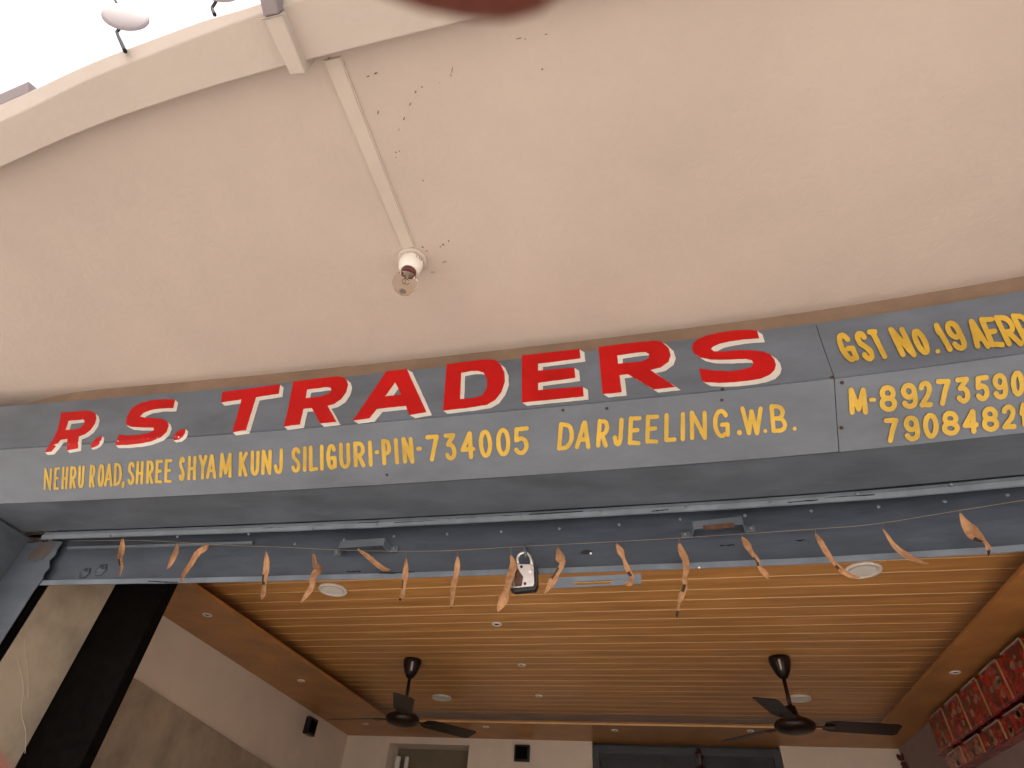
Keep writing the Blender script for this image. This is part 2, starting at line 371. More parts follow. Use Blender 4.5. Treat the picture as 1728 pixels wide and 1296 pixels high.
for x0, x1 in ((-4.4, SEAM-.0015), (SEAM+.0015, 3.0)):
    o_ = 0 if x0 < 0 else .003
    up_p = [(y+o_, z) for y, z in up_prof]; lo_p = [(y+o_, z) for y, z in lo_prof]
    sheet(x0, x1, up_p, [(1.5405+o_, 1.3385), (1.547+o_, 1.52), (1.533, 1.5616)]).build('upper_panel', M['grey'], hood)
    sheet(x0, x1, [(1.5415+o_, 1.350)]+lo_p, [(1.75, 1.186), (1.57, 1.350)]).build('slanted_panel', M['grey'], hood)
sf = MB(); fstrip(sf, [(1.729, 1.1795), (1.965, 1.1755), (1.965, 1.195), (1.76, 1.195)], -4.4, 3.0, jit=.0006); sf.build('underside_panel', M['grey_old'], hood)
# edge rail: angle iron below the hood with weld studs, gap behind it
rl = MB(); fstrip(rl, [(1.970, 1.172), (1.968, 1.158), (1.964, 1.156), (1.968, 1.138), (1.976, 1.138), (1.978, 1.172)], -2.78, 3.0, jit=.0012)
fstrip(rl, [(1.978, 1.168), (2.0, 1.168), (2.0, 1.172), (1.978, 1.172)], -2.78, 3.0); rl.build('edge_rail', M['rail'], hood)
for x, y in [(185,905),(300,906),(420,901),(527,893),(635,885),(757,877),(878,871),(1013,865),(1158,857),(1300,849),(1447,833),(1605,818)]:
    p = fat(x, y, 1.966)
    MB().lathe([(.006, -.002), (.006, .003), (.003, .005), (.0001, .0055)], Matrix.Translation(p) @ Matrix.Rotation(R(90), 4, 'X'), 10).build('weld_stud', M['rail'], hood, smooth=True)
# small dents, screws on the panels
for x, y in [(950,692),(1024,689),(653,801),(1218,675),(1219,657),(1404,637),(1421,646),(1420,722)]:
    p = sgn(x, y, 0)
    MB().lathe([(.0055, -.001), (.0055, .0015), (.0001, .003)], Matrix.Translation(p) @ Matrix.Rotation(R(115), 4, 'X'), 10).build('screw', M['leaf_dark'], hood, smooth=True)

# --- red title with white drop shade, traced as real painted shapes on the sheet
def px(o, s, pts): return [(o[0]+x*s, o[1]+y*s) for x, y in pts]
RED = []
c1 = ((60, 650), .16204); c2 = ((360, 610), .15046); c3 = ((580, 590), .16204); c4 = ((860, 560), .17361); c5 = ((1140, 540), .11574)
RED.append((px(*c1, [(270,290),(400,278),(520,268),(590,273),(632,300),(641,345),(625,405),(580,470),(520,515),(455,538),(450,655),(330,680),(335,562),(268,572),(215,640),(172,690),(98,700),(190,560),(235,470),(255,380)]),
            px(*c1, [(350,376),(500,360),(515,375),(508,410),(470,448),(400,465),(318,472)]), (4.5, 4.5)))
RED.append((px(*c1, [(700,530),(692,575),(660,620),(620,645),(580,652),(585,620),(605,585),(640,552)]), None, (3, 3)))
RED.append((px(*c1, [(1460,152),(1440,243),(1300,247),(1200,264),(1130,292),(1093,330),(1150,343),(1210,343),(1320,352),(1380,382),(1392,425),(1370,490),(1310,545),(1200,588),(1080,610),(950,622),(835,625),(870,520),(960,526),(1080,520),(1180,500),(1238,468),(1230,447),(1100,442),(1000,436),(945,413),(955,335),(1000,252),(1080,192),(1200,162),(1350,148)]), None, (4.5, 5)))
RED.append((px(*c1, [(1567,458),(1560,500),(1540,535),(1500,565),(1440,576),(1447,525),(1475,490),(1515,465)]), None, (4, 3.5)))
RED.append((px(*c2, [(105,345),(755,258),(740,365),(485,405),(370,775),(215,795),(320,430),(90,465)]), None, (5.5, 5.2)))
RED.append((px(*c2, [(900,230),(1330,175),(1400,170),(1460,180),(1500,210),(1515,265),(1495,345),(1440,425),(1360,480),(1285,500),(1385,680),(1200,700),(1110,525),(1015,535),(975,710),(790,735),(840,540)]),
            px(*c2, [(1055,320),(1270,292),(1318,298),(1328,325),(1305,360),(1200,395),(1040,415)]), (6.5, 5)))
RED.append((px(*c3, [(445,230),(660,205),(865,655),(685,685),(650,590),(350,622),(270,720),(95,745)]), px(*c3, [(540,345),(600,470),(435,490)]), (9, 4.8)))
RED.append((px(*c3, [(1075,155),(1420,110),(1500,104),(1580,112),(1640,160),(1676,240),(1680,340),(1645,445),(1580,530),(1490,580),(1300,610),(1035,640)]),
            px(*c3, [(1225,245),(1330,228),(1400,225),(1460,245),(1495,310),(1490,400),(1450,475),(1350,508),(1215,520)]), (6.5, 5)))
RED.append((px(*c4, [(120,232),(680,170),(690,262),(278,315),(278,380),(630,350),(640,452),(278,500),(278,570),(715,535),(720,632),(120,692)]), None, (8, 5)))
RED.append((px(*c4, [(862,150),(1250,102),(1410,88),(1480,100),(1545,160),(1565,230),(1545,295),(1470,350),(1370,375),(1615,540),(1400,565),(1150,415),(1070,425),(1090,592),(905,610)]),
            px(*c4, [(1048,235),(1230,207),(1320,200),(1356,220),(1355,258),(1280,290),(1055,312)]), (8.5, 5)))
RED.append((px(*c5, [(1185,158),(1220,275),(980,292),(780,320),(620,360),(540,400),(520,430),(560,460),(680,465),(900,445),(1100,445),(1280,465),(1380,510),(1440,580),(1465,660),(1440,740),(1370,810),(1240,860),(1050,895),(850,915),(640,925),(440,915),(385,895),(345,712),(560,742),(800,752),(980,728),(1100,690),(1135,640),(1110,595),(1020,575),(760,585),(520,585),(360,555),(280,500),(240,430),(250,350),(320,285),(440,235),(620,190),(850,155),(1050,150)]), None, (9.5, 6)))
def paint(mb, outer_, hole, off, dx=0, dy=0):
    off += .0004
    def dens(P):
        out = []
        for i in range(len(P)):
            a, b = P[i], P[(i+1) % len(P)]; k = max(1, int(math.hypot(b[0]-a[0], b[1]-a[1])/6))
            out += [(a[0]+(b[0]-a[0])*j/k, a[1]+(b[1]-a[1])*j/k) for j in range(k)]
        return out
    loops = [dens(outer_)]+([dens(hole)] if hole else [])
    flat = [q for l in loops for q in l]
    tri = tessellate_polygon([[Vector((x, y, 0)) for x, y in l] for l in loops])
    wob = [(x+dx+random.uniform(-.25, .25), y+dy+random.uniform(-.25, .25)) for x, y in flat]
    bm = bmesh.new(); bv = [bm.verts.new((x, y, 0)) for x, y in wob]
    for t in tri:
        try: bm.faces.new([bv[i] for i in t])
        except ValueError: pass
    for _ in range(5):
        le = [e for e in bm.edges if e.calc_length() > 7]
        if not le: break
        bmesh.ops.subdivide_edges(bm, edges=le, cuts=1); bmesh.ops.triangulate(bm, faces=bm.faces)
    bm.verts.ensure_lookup_table(); bm.verts.index_update()
    mb.add([sgn(v.co.x, v.co.y, off) for v in bm.verts], [tuple(v.index for v in f.verts) for f in bm.faces]); bm.free()
rm, wm = MB(), MB()
for o_, h_, (dx, dy) in RED:
    K = 5
    for k in range(1, K+1): paint(wm, o_, h_, .0008+.0002*(K-k), dx*k/K, dy*k/K)
    paint(rm, o_, h_, .0022)
wm.build('white_letter_shade', M['white'], hood); rm.build('red_title', M['red'], hood)

# --- yellow brush lettering
def arc(cx, cy, rx, ry, a0, a1, n=12):
    return [(cx+rx*math.cos(R(a0+(a1-a0)*i/n)), cy+ry*math.sin(R(a0+(a1-a0)*i/n))) for i in range(n+1)]
G = {
 'N': [[(0,1),(0,0)],[(0,0),(1,1)],[(1,1),(1,0)]], 'E': [[(1,0),(0,.02)],[(0,0),(0,1)],[(0,.98),(1,1)],[(0,.5),(.82,.47)]],
 'H': [[(0,0),(0,1)],[(1,0),(1,1)],[(0,.54),(1,.5)]],
 'R': [[(0,1),(0,0)],[(0,.02)]+arc(.5,.27,.5,.26,-85,90)+[(0,.56)],[(.42,.55),(1,1)]],
 'U': [[(0,0),(0,.7)]+arc(.5,.72,.5,.28,180,0)+[(1,0)]], 'O': [arc(.5,.5,.5,.5,-90,270,24)], '0': [arc(.5,.5,.5,.5,-90,270,24)],
 'A': [[(0,1),(.48,0)],[(.52,0),(1,1)],[(.2,.7),(.8,.68)]], 'D': [[(.0,1),(.0,0)],[(.0,0)]+arc(.4,.5,.6,.48,-75,75)+[(.0,1)]],
 ',': [[(.6,0),(.2,1)]], '.': [[(.45,.5),(.55,.5)]], '-': [[(0,.5),(1,.5)]],
 'S': [arc(.5,.26,.45,.26,-25,-180,10)+[(.12,.4),(.5,.5),(.85,.62)]+arc(.5,.74,.47,.26,0,160,10)],
 'Y': [[(0,0),(.5,.48)],[(1,0),(.5,.48)],[(.5,.48),(.5,1)]], 'M': [[(0,1),(.06,0)],[(.06,0),(.5,.85)],[(.5,.85),(.94,0)],[(.94,0),(1,1)]],
 'K': [[(0,0),(0,1)],[(1,0),(.05,.58)],[(.3,.45),(1,1)]], 'J': [[(1,0),(1,.72)]+arc(.55,.74,.45,.26,0,150,9)+[(.02,.72)]],
 'I': [[(.5,0),(.5,1)]], 'L': [[(0,0),(0,1)],[(0,1),(1,.97)]],
 'G': [arc(.52,.5,.5,.5,-40,-180,12)+arc(.52,.5,.5,.5,180,60,10)+[(1,.88)],[(1,.95),(1,.55)],[(1,.54),(.55,.56)]],
 'P': [[(0,1),(0,0)],[(0,.02)]+arc(.5,.28,.5,.27,-85,90)+[(0,.6)]], 'W': [[(0,0),(.28,1)],[(.28,1),(.5,.12)],[(.5,.12),(.72,1)],[(.72,1),(1,0)]],
 'B': [[(0,0),(0,1)],[(0,0)]+arc(.45,.24,.45,.24,-85,90)+[(0,.5)],[(.3,.49)]+arc(.5,.74,.5,.25,-80,90)+[(0,1)]],
 'T': [[(0,.02),(1,0)],[(.5,.02),(.5,1)]], 'o': [arc(.5,.5,.5,.5,-90,270,24)],
 '7': [[(0,.02),(1,0)],[(1,.0),(.65,.45),(.32,1)]], '3': [[(0,.03),(.95,0)],[(.95,.0),(.22,.42)],[(.22,.42),(.5,.4)]+arc(.5,.71,.5,.29,-60,150,12)],
 '4': [[(.72,0),(0,.7)],[(0,.7),(1,.66)],[(.74,0),(.76,1)]], '5': [[(1,0),(.08,.04)],[(.08,.04),(.04,.48)],[(.04,.48)]+arc(.45,.7,.53,.3,-85,145,14)],
 '1': [[(0,.2),(.45,.0)],[(.45,0),(1,1)],[(.05,.3),(.5,.25)]], '9': [arc(.47,.28,.47,.28,0,360,20),[(.94,.28),(1,.62)]+arc(.5,.72,.5,.28,0,155,10)],
 '8': [arc(.5,.25,.43,.25,-90,270,20), arc(.5,.74,.5,.26,-90,270,20)], '2': [arc(.5,.26,.48,.26,-170,10,10)+[(.75,.55),(.0,1)],[(0,.99),(1,.97)]],
 '!': [[(.0,.42),(.7,.0)],[(.7,.0),(.85,1)]],
}
def ribbon(mb, P, wd, off):
    closed = math.hypot(P[0][0]-P[-1][0], P[0][1]-P[-1][1]) < .6 and len(P) > 6
    Q = []
    for a, b in zip(P, P[1:]):
        k = max(1, int(math.hypot(b[0]-a[0], b[1]-a[1])/3.5)); Q += [(a[0]+(b[0]-a[0])*j/k, a[1]+(b[1]-a[1])*j/k) for j in range(k)]
    if not closed: Q.append(P[-1])
    n = len(Q); vs = []; fs = []; base = 0
    for i in range(n):
        if closed: a, b = Q[(i-1) % n], Q[(i+1) % n]
        else: a, b = Q[max(i-1, 0)], Q[min(i+1, n-1)]
        tx, ty = b[0]-a[0], b[1]-a[1]; l = math.hypot(tx, ty) or 1; h = wd*.5*random.uniform(.93, 1.06)
        vs += [(Q[i][0]-ty/l*h, Q[i][1]+tx/l*h), (Q[i][0]+ty/l*h, Q[i][1]-tx/l*h)]
    for i in range(n if closed else n-1):
        j = (i+1) % n; fs.append((2*i, 2*i+1, 2*j+1, 2*j))
    if not closed:
        for end in (0, n-1):
            a = Q[1] if end == 0 else Q[n-2]; tx, ty = Q[end][0]-a[0], Q[end][1]-a[1]; an = math.atan2(ty, tx)
            i0 = len(vs); cap = [(Q[end][0]+wd*.5*math.cos(an+t), Q[end][1]+wd*.5*math.sin(an+t)) for t in [math.pi*(k/6-.5) for k in range(1, 6)]]
            vs += cap; l_, r_ = 2*end, 2*end+1
            fs.append((r_,)+tuple(range(i0, i0+5))+(l_,) if end else (l_,)+tuple(range(i0, i0+5))+(r_,))
    mb.add([sgn(x, y, off) for x, y in vs], fs)
def lerp_tab(t, x):
    if x <= t[0][0]: return t[0][1]
    for a, b in zip(t, t[1:]):
        if x <= b[0]: return a[1]+(b[1]-a[1])*(x-a[0])/(b[0]-a[0])
    a, b = t[-2], t[-1]; return a[1]+(b[1]-a[1])*(x-a[0])/(b[0]-a[0])
def glyph(mb, ch, x0, x1, yt, yb, slant, wd):
    """letter inside a box given in photograph pixels, stroke centres inset by half the brush"""
    h = yb-yt; lean = slant*h; x0 += wd*.5; x1 -= wd*.5
    if lean > 0: x1 -= lean
    else: x0 -= lean
    if x1 < x0+1: x0 = x1 = (x0+x1)/2
    for k, st_ in enumerate(G[ch]):
        P = []
        for u, v in st_:
            y0 = yt(0) if callable(yt) else yt
            P.append((x0+(x1-x0)*u+lean*v+random.uniform(-.25, .25), yt+wd*.5+(h-wd)*v+random.uniform(-.25, .25)))
        ribbon(mb, P, wd, .0014+.00012*k+random.uniform(0, .00003))
adm = MB()
TOP = [(75,790),(290,774),(300,771),(490,755),(695,736.5),(880,719),(945,713),(1152,695),(1320,681.5)]
BOT = [(75,827.5),(285,814.5),(300,812),(495,798),(690,782),(885,767.5),(945,761),(1152,744.5),(1320,730)]
SL = [(75,-.05),(300,-.035),(480,-.02),(600,.03),(700,.07),(900,.0),(960,-.08),(1060,-.04),(1152,0),(1320,.08)]
S_ = .14468
LINE = [(60, [('N',95,198),('E',215,290),('H',303,388),('R',398,485),('U',495,578),('R',625,705),('O',723,812),('A',800,912),('D',913,1018),(',',1005,1045),('S',1072,1167),('H',1170,1268),('R',1290,1385),('E',1397,1490),('E',1505,1602)]),
        (290, [('S',80,162),('H',185,292),('Y',308,422),('A',402,530),('M',555,708),('K',780,892),('U',918,1028),('N',1045,1170),('J',1187,1302)]),
        (480, [('S',78,196),('I',220,262),('L',288,398),('I',413,462),('G',488,613),('U',638,775),('R',803,948),('I',978,1030),('-',1053,1107),('P',1128,1258),('I',1280,1338),('N',1365,1520),('-',1538,1607)]),
        (690, [('7',193,370),('3',405,562),('4',595,780),('0',812,977),('0',1016,1188),('5',1223,1402)]),
        (920, [('D',138,348),('A',345,552),('R',592,752),('J',782,915),('E',963,1125),('E',1168,1328),('L',1387,1533)]),
        (1120, [('I',190,257),('N',303,505),('G',567,772),('.',848,917),('W',890,1172),('.',1160,1212),('B',1232,1445),('.',1500,1552)])]
for ox, lst in LINE:
    for ch, a, b in lst:
        xa, xb = ox+a*S_, ox+b*S_; xm = (xa+xb)/2; yt, yb = lerp_tab(TOP, xm), lerp_tab(BOT, xm); wd = 3.7+3.5*min(1, max(0, (xm-80)/620))
        if ch == '-': ym = (yt+yb)/2-1; yt, yb = ym-wd*.45, ym+wd*.45; glyph(adm, ch, xa, xb, yt, yb, 0, wd*.9); continue
        if ch == '.':
            r_ = (xb-xa)*.5; glyph(adm, ch, xa, xb, yb-2.2*r_-1, yb-1, 0, r_*1.75); continue
        if ch == ',': glyph(adm, ch, xa, xb, yb-7, yb+4, -.1, 4.5); continue
        glyph(adm, ch, xa, xb, yt, yb, lerp_tab(SL, xm), wd)
adm.build('address_lettering', M['yellow'], hood)
gm_ = MB(); S7 = .1956; x7, y7 = 1390, 510
for ch, a, b, t, bt, sl_ in [('G',83,312,263,518,.36),('S',248,456,248,515,.34),('T',370,572,233,492,.42),('N',555,800,215,478,.40),('o',735,937,230,460,.36),('.',955,1015,405,445,.3),('1',938,1112,180,432,.42),('9',1028,1252,160,422,.34),('A',1205,1440,145,405,.38),('E',1338,1562,128,393,.36),('R',1465,1722,112,385,.40),('P',1612,1860,98,372,.40)]:
    glyph(gm_, ch, x7+a*S7, x7+b*S7, y7+t*S7, y7+bt*S7, sl_ if ch != '.' else 0, 9.0 if ch != '.' else 7.5)
gm_.build('tax_number_lettering', M['yellow'], hood)
pm = MB(); S8 = .18981; x8, y8 = 1400, 620
for ch, a, b, t, bt in [('M',160,342,178,420),('-',348,412,268,305),('8',433,602,156,395),('9',628,785,135,370),('2',785,918,116,358),('7',942,1082,100,342),('3',1113,1252,82,322),('5',1288,1424,66,300),('9',1442,1587,48,286),('0',1604,1735,28,260),('7',478,618,446,670),('9',653,806,424,658),('0',822,972,402,633),('8',988,1158,385,608),('4',1173,1327,368,590),('8',1343,1508,346,572),('2',1522,1660,328,553),('!',1680,1760,312,530)]:
    sl_ = .04 if ch != 'M' else .07
    if ch == '-': sl_ = 0
    glyph(pm, ch, x8+a*S8, x8+b*S8, y8+t*S8, y8+bt*S8, sl_, 8.8 if ch != '-' else 6.5)
pm.build('phone_lettering', M['yellow'], hood)

# ------------------------------------------------------------------ left pier and shutter guide
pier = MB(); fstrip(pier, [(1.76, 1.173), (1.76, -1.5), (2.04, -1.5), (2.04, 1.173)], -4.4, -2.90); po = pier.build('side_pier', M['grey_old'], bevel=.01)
tag(po, 'grey blue painted pier at the left end of the shop opening, under the hood', 'pier')
gd = thing('shutter_guide', 'grey steel guide channel of the shutter with rust at its torn top', 'guide channel', (-2.75, 1.93, .15))
fl_ = [(-2.898, -1.34), (-2.672, -1.34), (-2.664, .3), (-2.668, .90), (-2.662, .955), (-2.672, .985), (-2.664, 1.01), (-2.69, 1.045), (-2.678, 1.075), (-2.688, 1.10), (-2.684, 1.135), (-2.74, 1.142), (-2.898, 1.14)]
MB().prism([Vector((X, 1.917, E+z)) for X, z in fl_], (0, .006, 0)).build('guide_flange', M['grey_old'], gd, bevel=.002)
MB().box(-2.898, -2.70, 1.955, 1.988, E-1.34, E+1.10).build('guide_shade', M['black'], gd)  # black box stands in for the shade inside the guide recess
MB().prism([Vector((X, 1.9160, E+z)) for X, z in [(-2.84, 1.075), (-2.815, 1.05), (-2.79, 1.057), (-2.77, 1.035), (-2.75, 1.052), (-2.735, 1.045), (-2.715, 1.08), (-2.722, 1.10), (-2.705, 1.115), (-2.73, 1.134), (-2.79, 1.132), (-2.83, 1.125), (-2.822, 1.10)]], (0, .0006, 0)).build('rust_patch', M['rust_faint'], gd)

# ------------------------------------------------------------------ rolled up shutter: bottom plate, lip, handles
sh = thing('rolling_shutter', 'dark grey blue rolled up steel shutter, only its riveted bottom plate showing', 'shutter', (-.6, 2.03, E+.93))
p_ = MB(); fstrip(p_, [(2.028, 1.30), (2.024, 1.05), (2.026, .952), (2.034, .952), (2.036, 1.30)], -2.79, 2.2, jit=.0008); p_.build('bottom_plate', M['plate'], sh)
p_ = MB(); fstrip(p_, [(2.004, .952), (2.002, .930), (2.007, .930), (2.009, .946), (2.03, .946), (2.03, .952)], -2.76, 2.2, jit=.0012); p_.build('lip', M['rail'], sh)
p_ = MB(); fstrip(p_, [(2.018, 1.122), (2.012, 1.118), (2.014, 1.108), (2.022, 1.106)], -2.66, -1.7); p_.build('slat_edge', M['grey_old'], sh)
for x, y in [(498,918),(581,911),(665,905),(755,901),(846,897),(944,892),(1045,885),(1148,876),(1257,870),(1369,862),(1482,855),(1594,846),(1700,835)]:
    p = fat(x, y, 2.024)
    MB().lathe([(.0065, -.002), (.006, .002), (.004, .004), (.0001, .0045)], Matrix.Translation(p) @ Matrix.Rotation(R(90), 4, 'X'), 12).build('rivet', M['rail'], sh, smooth=True)
for x, y, r in [(144,967,.030),(171,962,.034)]:
    p = fat(x, y, 2.026); MB().lathe([(r*.95, -.002), (r*.9, .005), (r*.6, .008), (r*.3, .016), (.0001, .017)], Matrix.Translation(p) @ Matrix.Rotation(R(90), 4, 'X'), 6).build('bolt_plate', M['plate'], sh, bevel=.003)
def handle(x0, y0, x1, y1, mats, name):
    a = fat(x0, y0, 2.018); b = fat(x1, y1, 2.018); d = (b-a); L_ = d.length; d.normalize()
    h = MB(); outw = Vector((0, -.045, 0))
    zz = Vector((0, 0, 1))
    def slab(p, q, up_, th):               # flat bar between two points
        s_ = up_; t_ = th
        h.add([p-s_-t_, q-s_-t_, q+s_-t_, p+s_-t_, p-s_+t_, q-s_+t_, q+s_+t_, p+s_+t_], [(0,1,2,3),(4,7,6,5),(0,4,5,1),(1,5,6,2),(2,6,7,3),(3,7,4,0)])
    w_ = zz*.016; t = Vector((0, .0022, 0))
    slab(a-d*.035, a+d*.004, w_*.8, t)
    slab(b-d*.004, b+d*.035, w_*.8, t)
    up2 = zz*.014
    slab(a, a+outw+d*.010+zz*.008, w_, Vector((.0022, 0, 0)))
    slab(b+outw-d*.010+zz*.008, b, w_, Vector((.0022, 0, 0)))
    slab(a+outw+d*.008+zz*.012, b+outw-d*.008+zz*.012, w_, t)
    o = h.build(name, mats, sh, bevel=.002)
    for q in (a-d*.02, b+d*.02):
        MB().lathe([(.006, 0), (.006, .005), (.0001, .008)], Matrix.Translation(q+Vector((0, -.003, 0))) @ Matrix.Rotation(R(90), 4, 'X'), 10).build('bolt', M['rail'], o, smooth=True)
    return o
handle(577, 932, 658, 927, M['grey_old'], 'handle')
hh = handle(1166, 902, 1257, 893, [M['grey_old']], 'handle'); hh['label'] = 'handle with rusted upper edge'
rs = MB(); pA, pB = fat(1187, 892, 1.968), fat(1240, 887, 1.968)
rs.add([pA+Vector((0,0,-.006)), pB+Vector((0,0,-.006)), pB+Vector((0,0,.012)), pA+Vector((0,0,.012))], [(0,1,2,3)]); rs.build('rust_patch', M['rust'], hh, solid=.002)
sl_ = MB(); p = fat(990, 932, 2.0215)
sl_.prism([p+Vector((-.022,0,-.005)), p+Vector((.022,0,-.007)), p+Vector((.020,0,.004)), p+Vector((.006,0,.010)), p+Vector((-.012,0,.009)), p+Vector((-.022,0,.002))], (0, .0015, 0)); sl_.build('lock_slot', M['blackp'], sh)
p = fat(997, 934, 2.021); MB().lathe([(.0045, 0), (.0045, .002), (.0001, .003)], Matrix.Translation(p) @ Matrix.Rotation(R(90), 4, 'X'), 10).build('slot_pin', M['lamp_white'], sh)
p = fat(1180, 958, 2.0015); MB().lathe([(.0035, 0), (.0035, .002), (.0001, .003)], Matrix.Translation(p) @ Matrix.Rotation(R(90), 4, 'X'), 10).build('bright_screw', M['lamp_white'], sh)
# latch bracket under the lip, with a long slot in it
def bar(mb, q, Y0, th=.004):
    vs = [fat(x, y, Y0) for x, y in q]; mb.prism(vs, (0, th, 0))
br = MB(); bar(br, [(926,975),(1082,968),(1082,976),(924,984)], 2.006); bar(br, [(924,984),(970,982),(970,988),(924,990)], 2.006); bar(br, [(1032,979),(1082,976),(1082,982),(1032,985)], 2.006); bar(br, [(924,990),(1082,982),(1082,985),(924,993)], 2.006)
br.build('latch_bracket', M['rail'], sh)
for x0, y0, x1, y1, hgt in [(250,981,300,983,2),(585,965,610,964,2),(1215,921,1240,920,2),(1343,913,1360,911,2.5),(640,968,700,965,2)]:
    m_ = MB(); a, b = fat(x0, y0, 2.0228), fat(x1, y1, 2.0228)
    if y0 > 960 and x0 < 800: a, b = fat(x0, y0, 2.0012), fat(x1, y1, 2.0012)
    k = [a.lerp(b, i/8)+Vector((0, 0, random.uniform(-.002, .002))) for i in range(9)]
    m_.prism([q+Vector((0,0,-.002*random.random())) for q in k]+[q+Vector((0,0,.0015*hgt*random.uniform(.3, 1))) for q in reversed(k)], (0, -.0006, 0)); m_.build('scratch', M['black'], sh)
# black strips painted as the shadow in the gap above the rail
for x0, y0, x1, y1 in [(440,889,490,887),(515,886,560,884),(590,882,640,879),(665,880,735,876),(770,873,800,872),(848,869,880,868),(893,866,984,861),(1100,861,1128,858),(1170,852,1240,848),(1330,846,1380,842),(1390,838,1476,833),(1612,807,1700,798)]:
    m_ = MB(); a, b = fat(x0, y0+2.2, 1.9655), fat(x1, y1+2.2, 1.9655)
    k = [a.lerp(b, i/6) for i in range(7)]
    m_.prism([q+Vector((0,0,-.0015*random.random())) for q in k]+[q+Vector((0,0,.003*random.uniform(.5, 1))) for q in reversed(k)], (0, -.0008, 0)); m_.build('gap_shadow', M['black'], hood)

# ------------------------------------------------------------------ padlock
pl0 = fat(882, 972, 1.972)
lk = thing('padlock', 'chrome padlock with worn brown face hanging open from the shutter plate', 'padlock', fat(886, 930, 1.985))
u = 1/ (FPX/2.22)                          # metres per photo pixel at the padlock
def LP(x, y, Y): return fat(x, y, Y)
def rrect(q, r, n=4):
    return q
bd = MB(); q = [(868,954),(872,951.5),(896,951.5),(901,955),(902,984),(900,989),(864,992),(862,988),(866,970)]
bd.prism([LP(x, y, 1.962) for x, y in q], (0, .020, 0)); lb = bd.build('body', M['steel'], lk, bevel=.002)
hm = MB(); hm.prism([LP(x, y, 1.9612) for x, y in [(869,966),(874,959),(878,966),(883,973),(881,985),(880,989),(869,990),(868,980)]], (0, .0008, 0)); hm.build('worn_patch', M['rust'], lb)
for x, y in [(880,956.5),(894.5,965),(886,985)]:
    MB().lathe([(.0055, 0), (.0055, .002), (.0001, .003)], Matrix.Translation(LP(x, y, 1.9622)) @ Matrix.Rotation(R(90), 4, 'X'), 12).build('rivet', M['leaf_dark'] if x != 894.5 else M['lamp_white'], lb)
bb = MB(); bb.prism([LP(x, y, 1.9665) for x, y in [(861,990),(864,993.2),(900,990),(903,984),(902,955),(906,957),(907,986),(903,995),(868,999),(862,996)]], (0, .026, 0)); bb.build('bumper', M['blackp'], lk, bevel=.002)
sp_ = [LP(x, y, 1.972) for x, y in [(874,955),(873,944),(874.5,938),(879,934),(885,932.5),(891,934.5),(895,939),(897,946),(897.5,955)]]
MB().tube(sp_, .0065, 12).build('shackle', M['steel'], lk, smooth=True)
hp = MB(); hp.tube([fat(886,922,2.02), fat(886,924,1.985), fat(886.5,930,1.962), fat(887,938,1.966), fat(886,939,1.99)], .0055, 8); hp.build('hasp', M['grey_old'], lk, smooth=True)

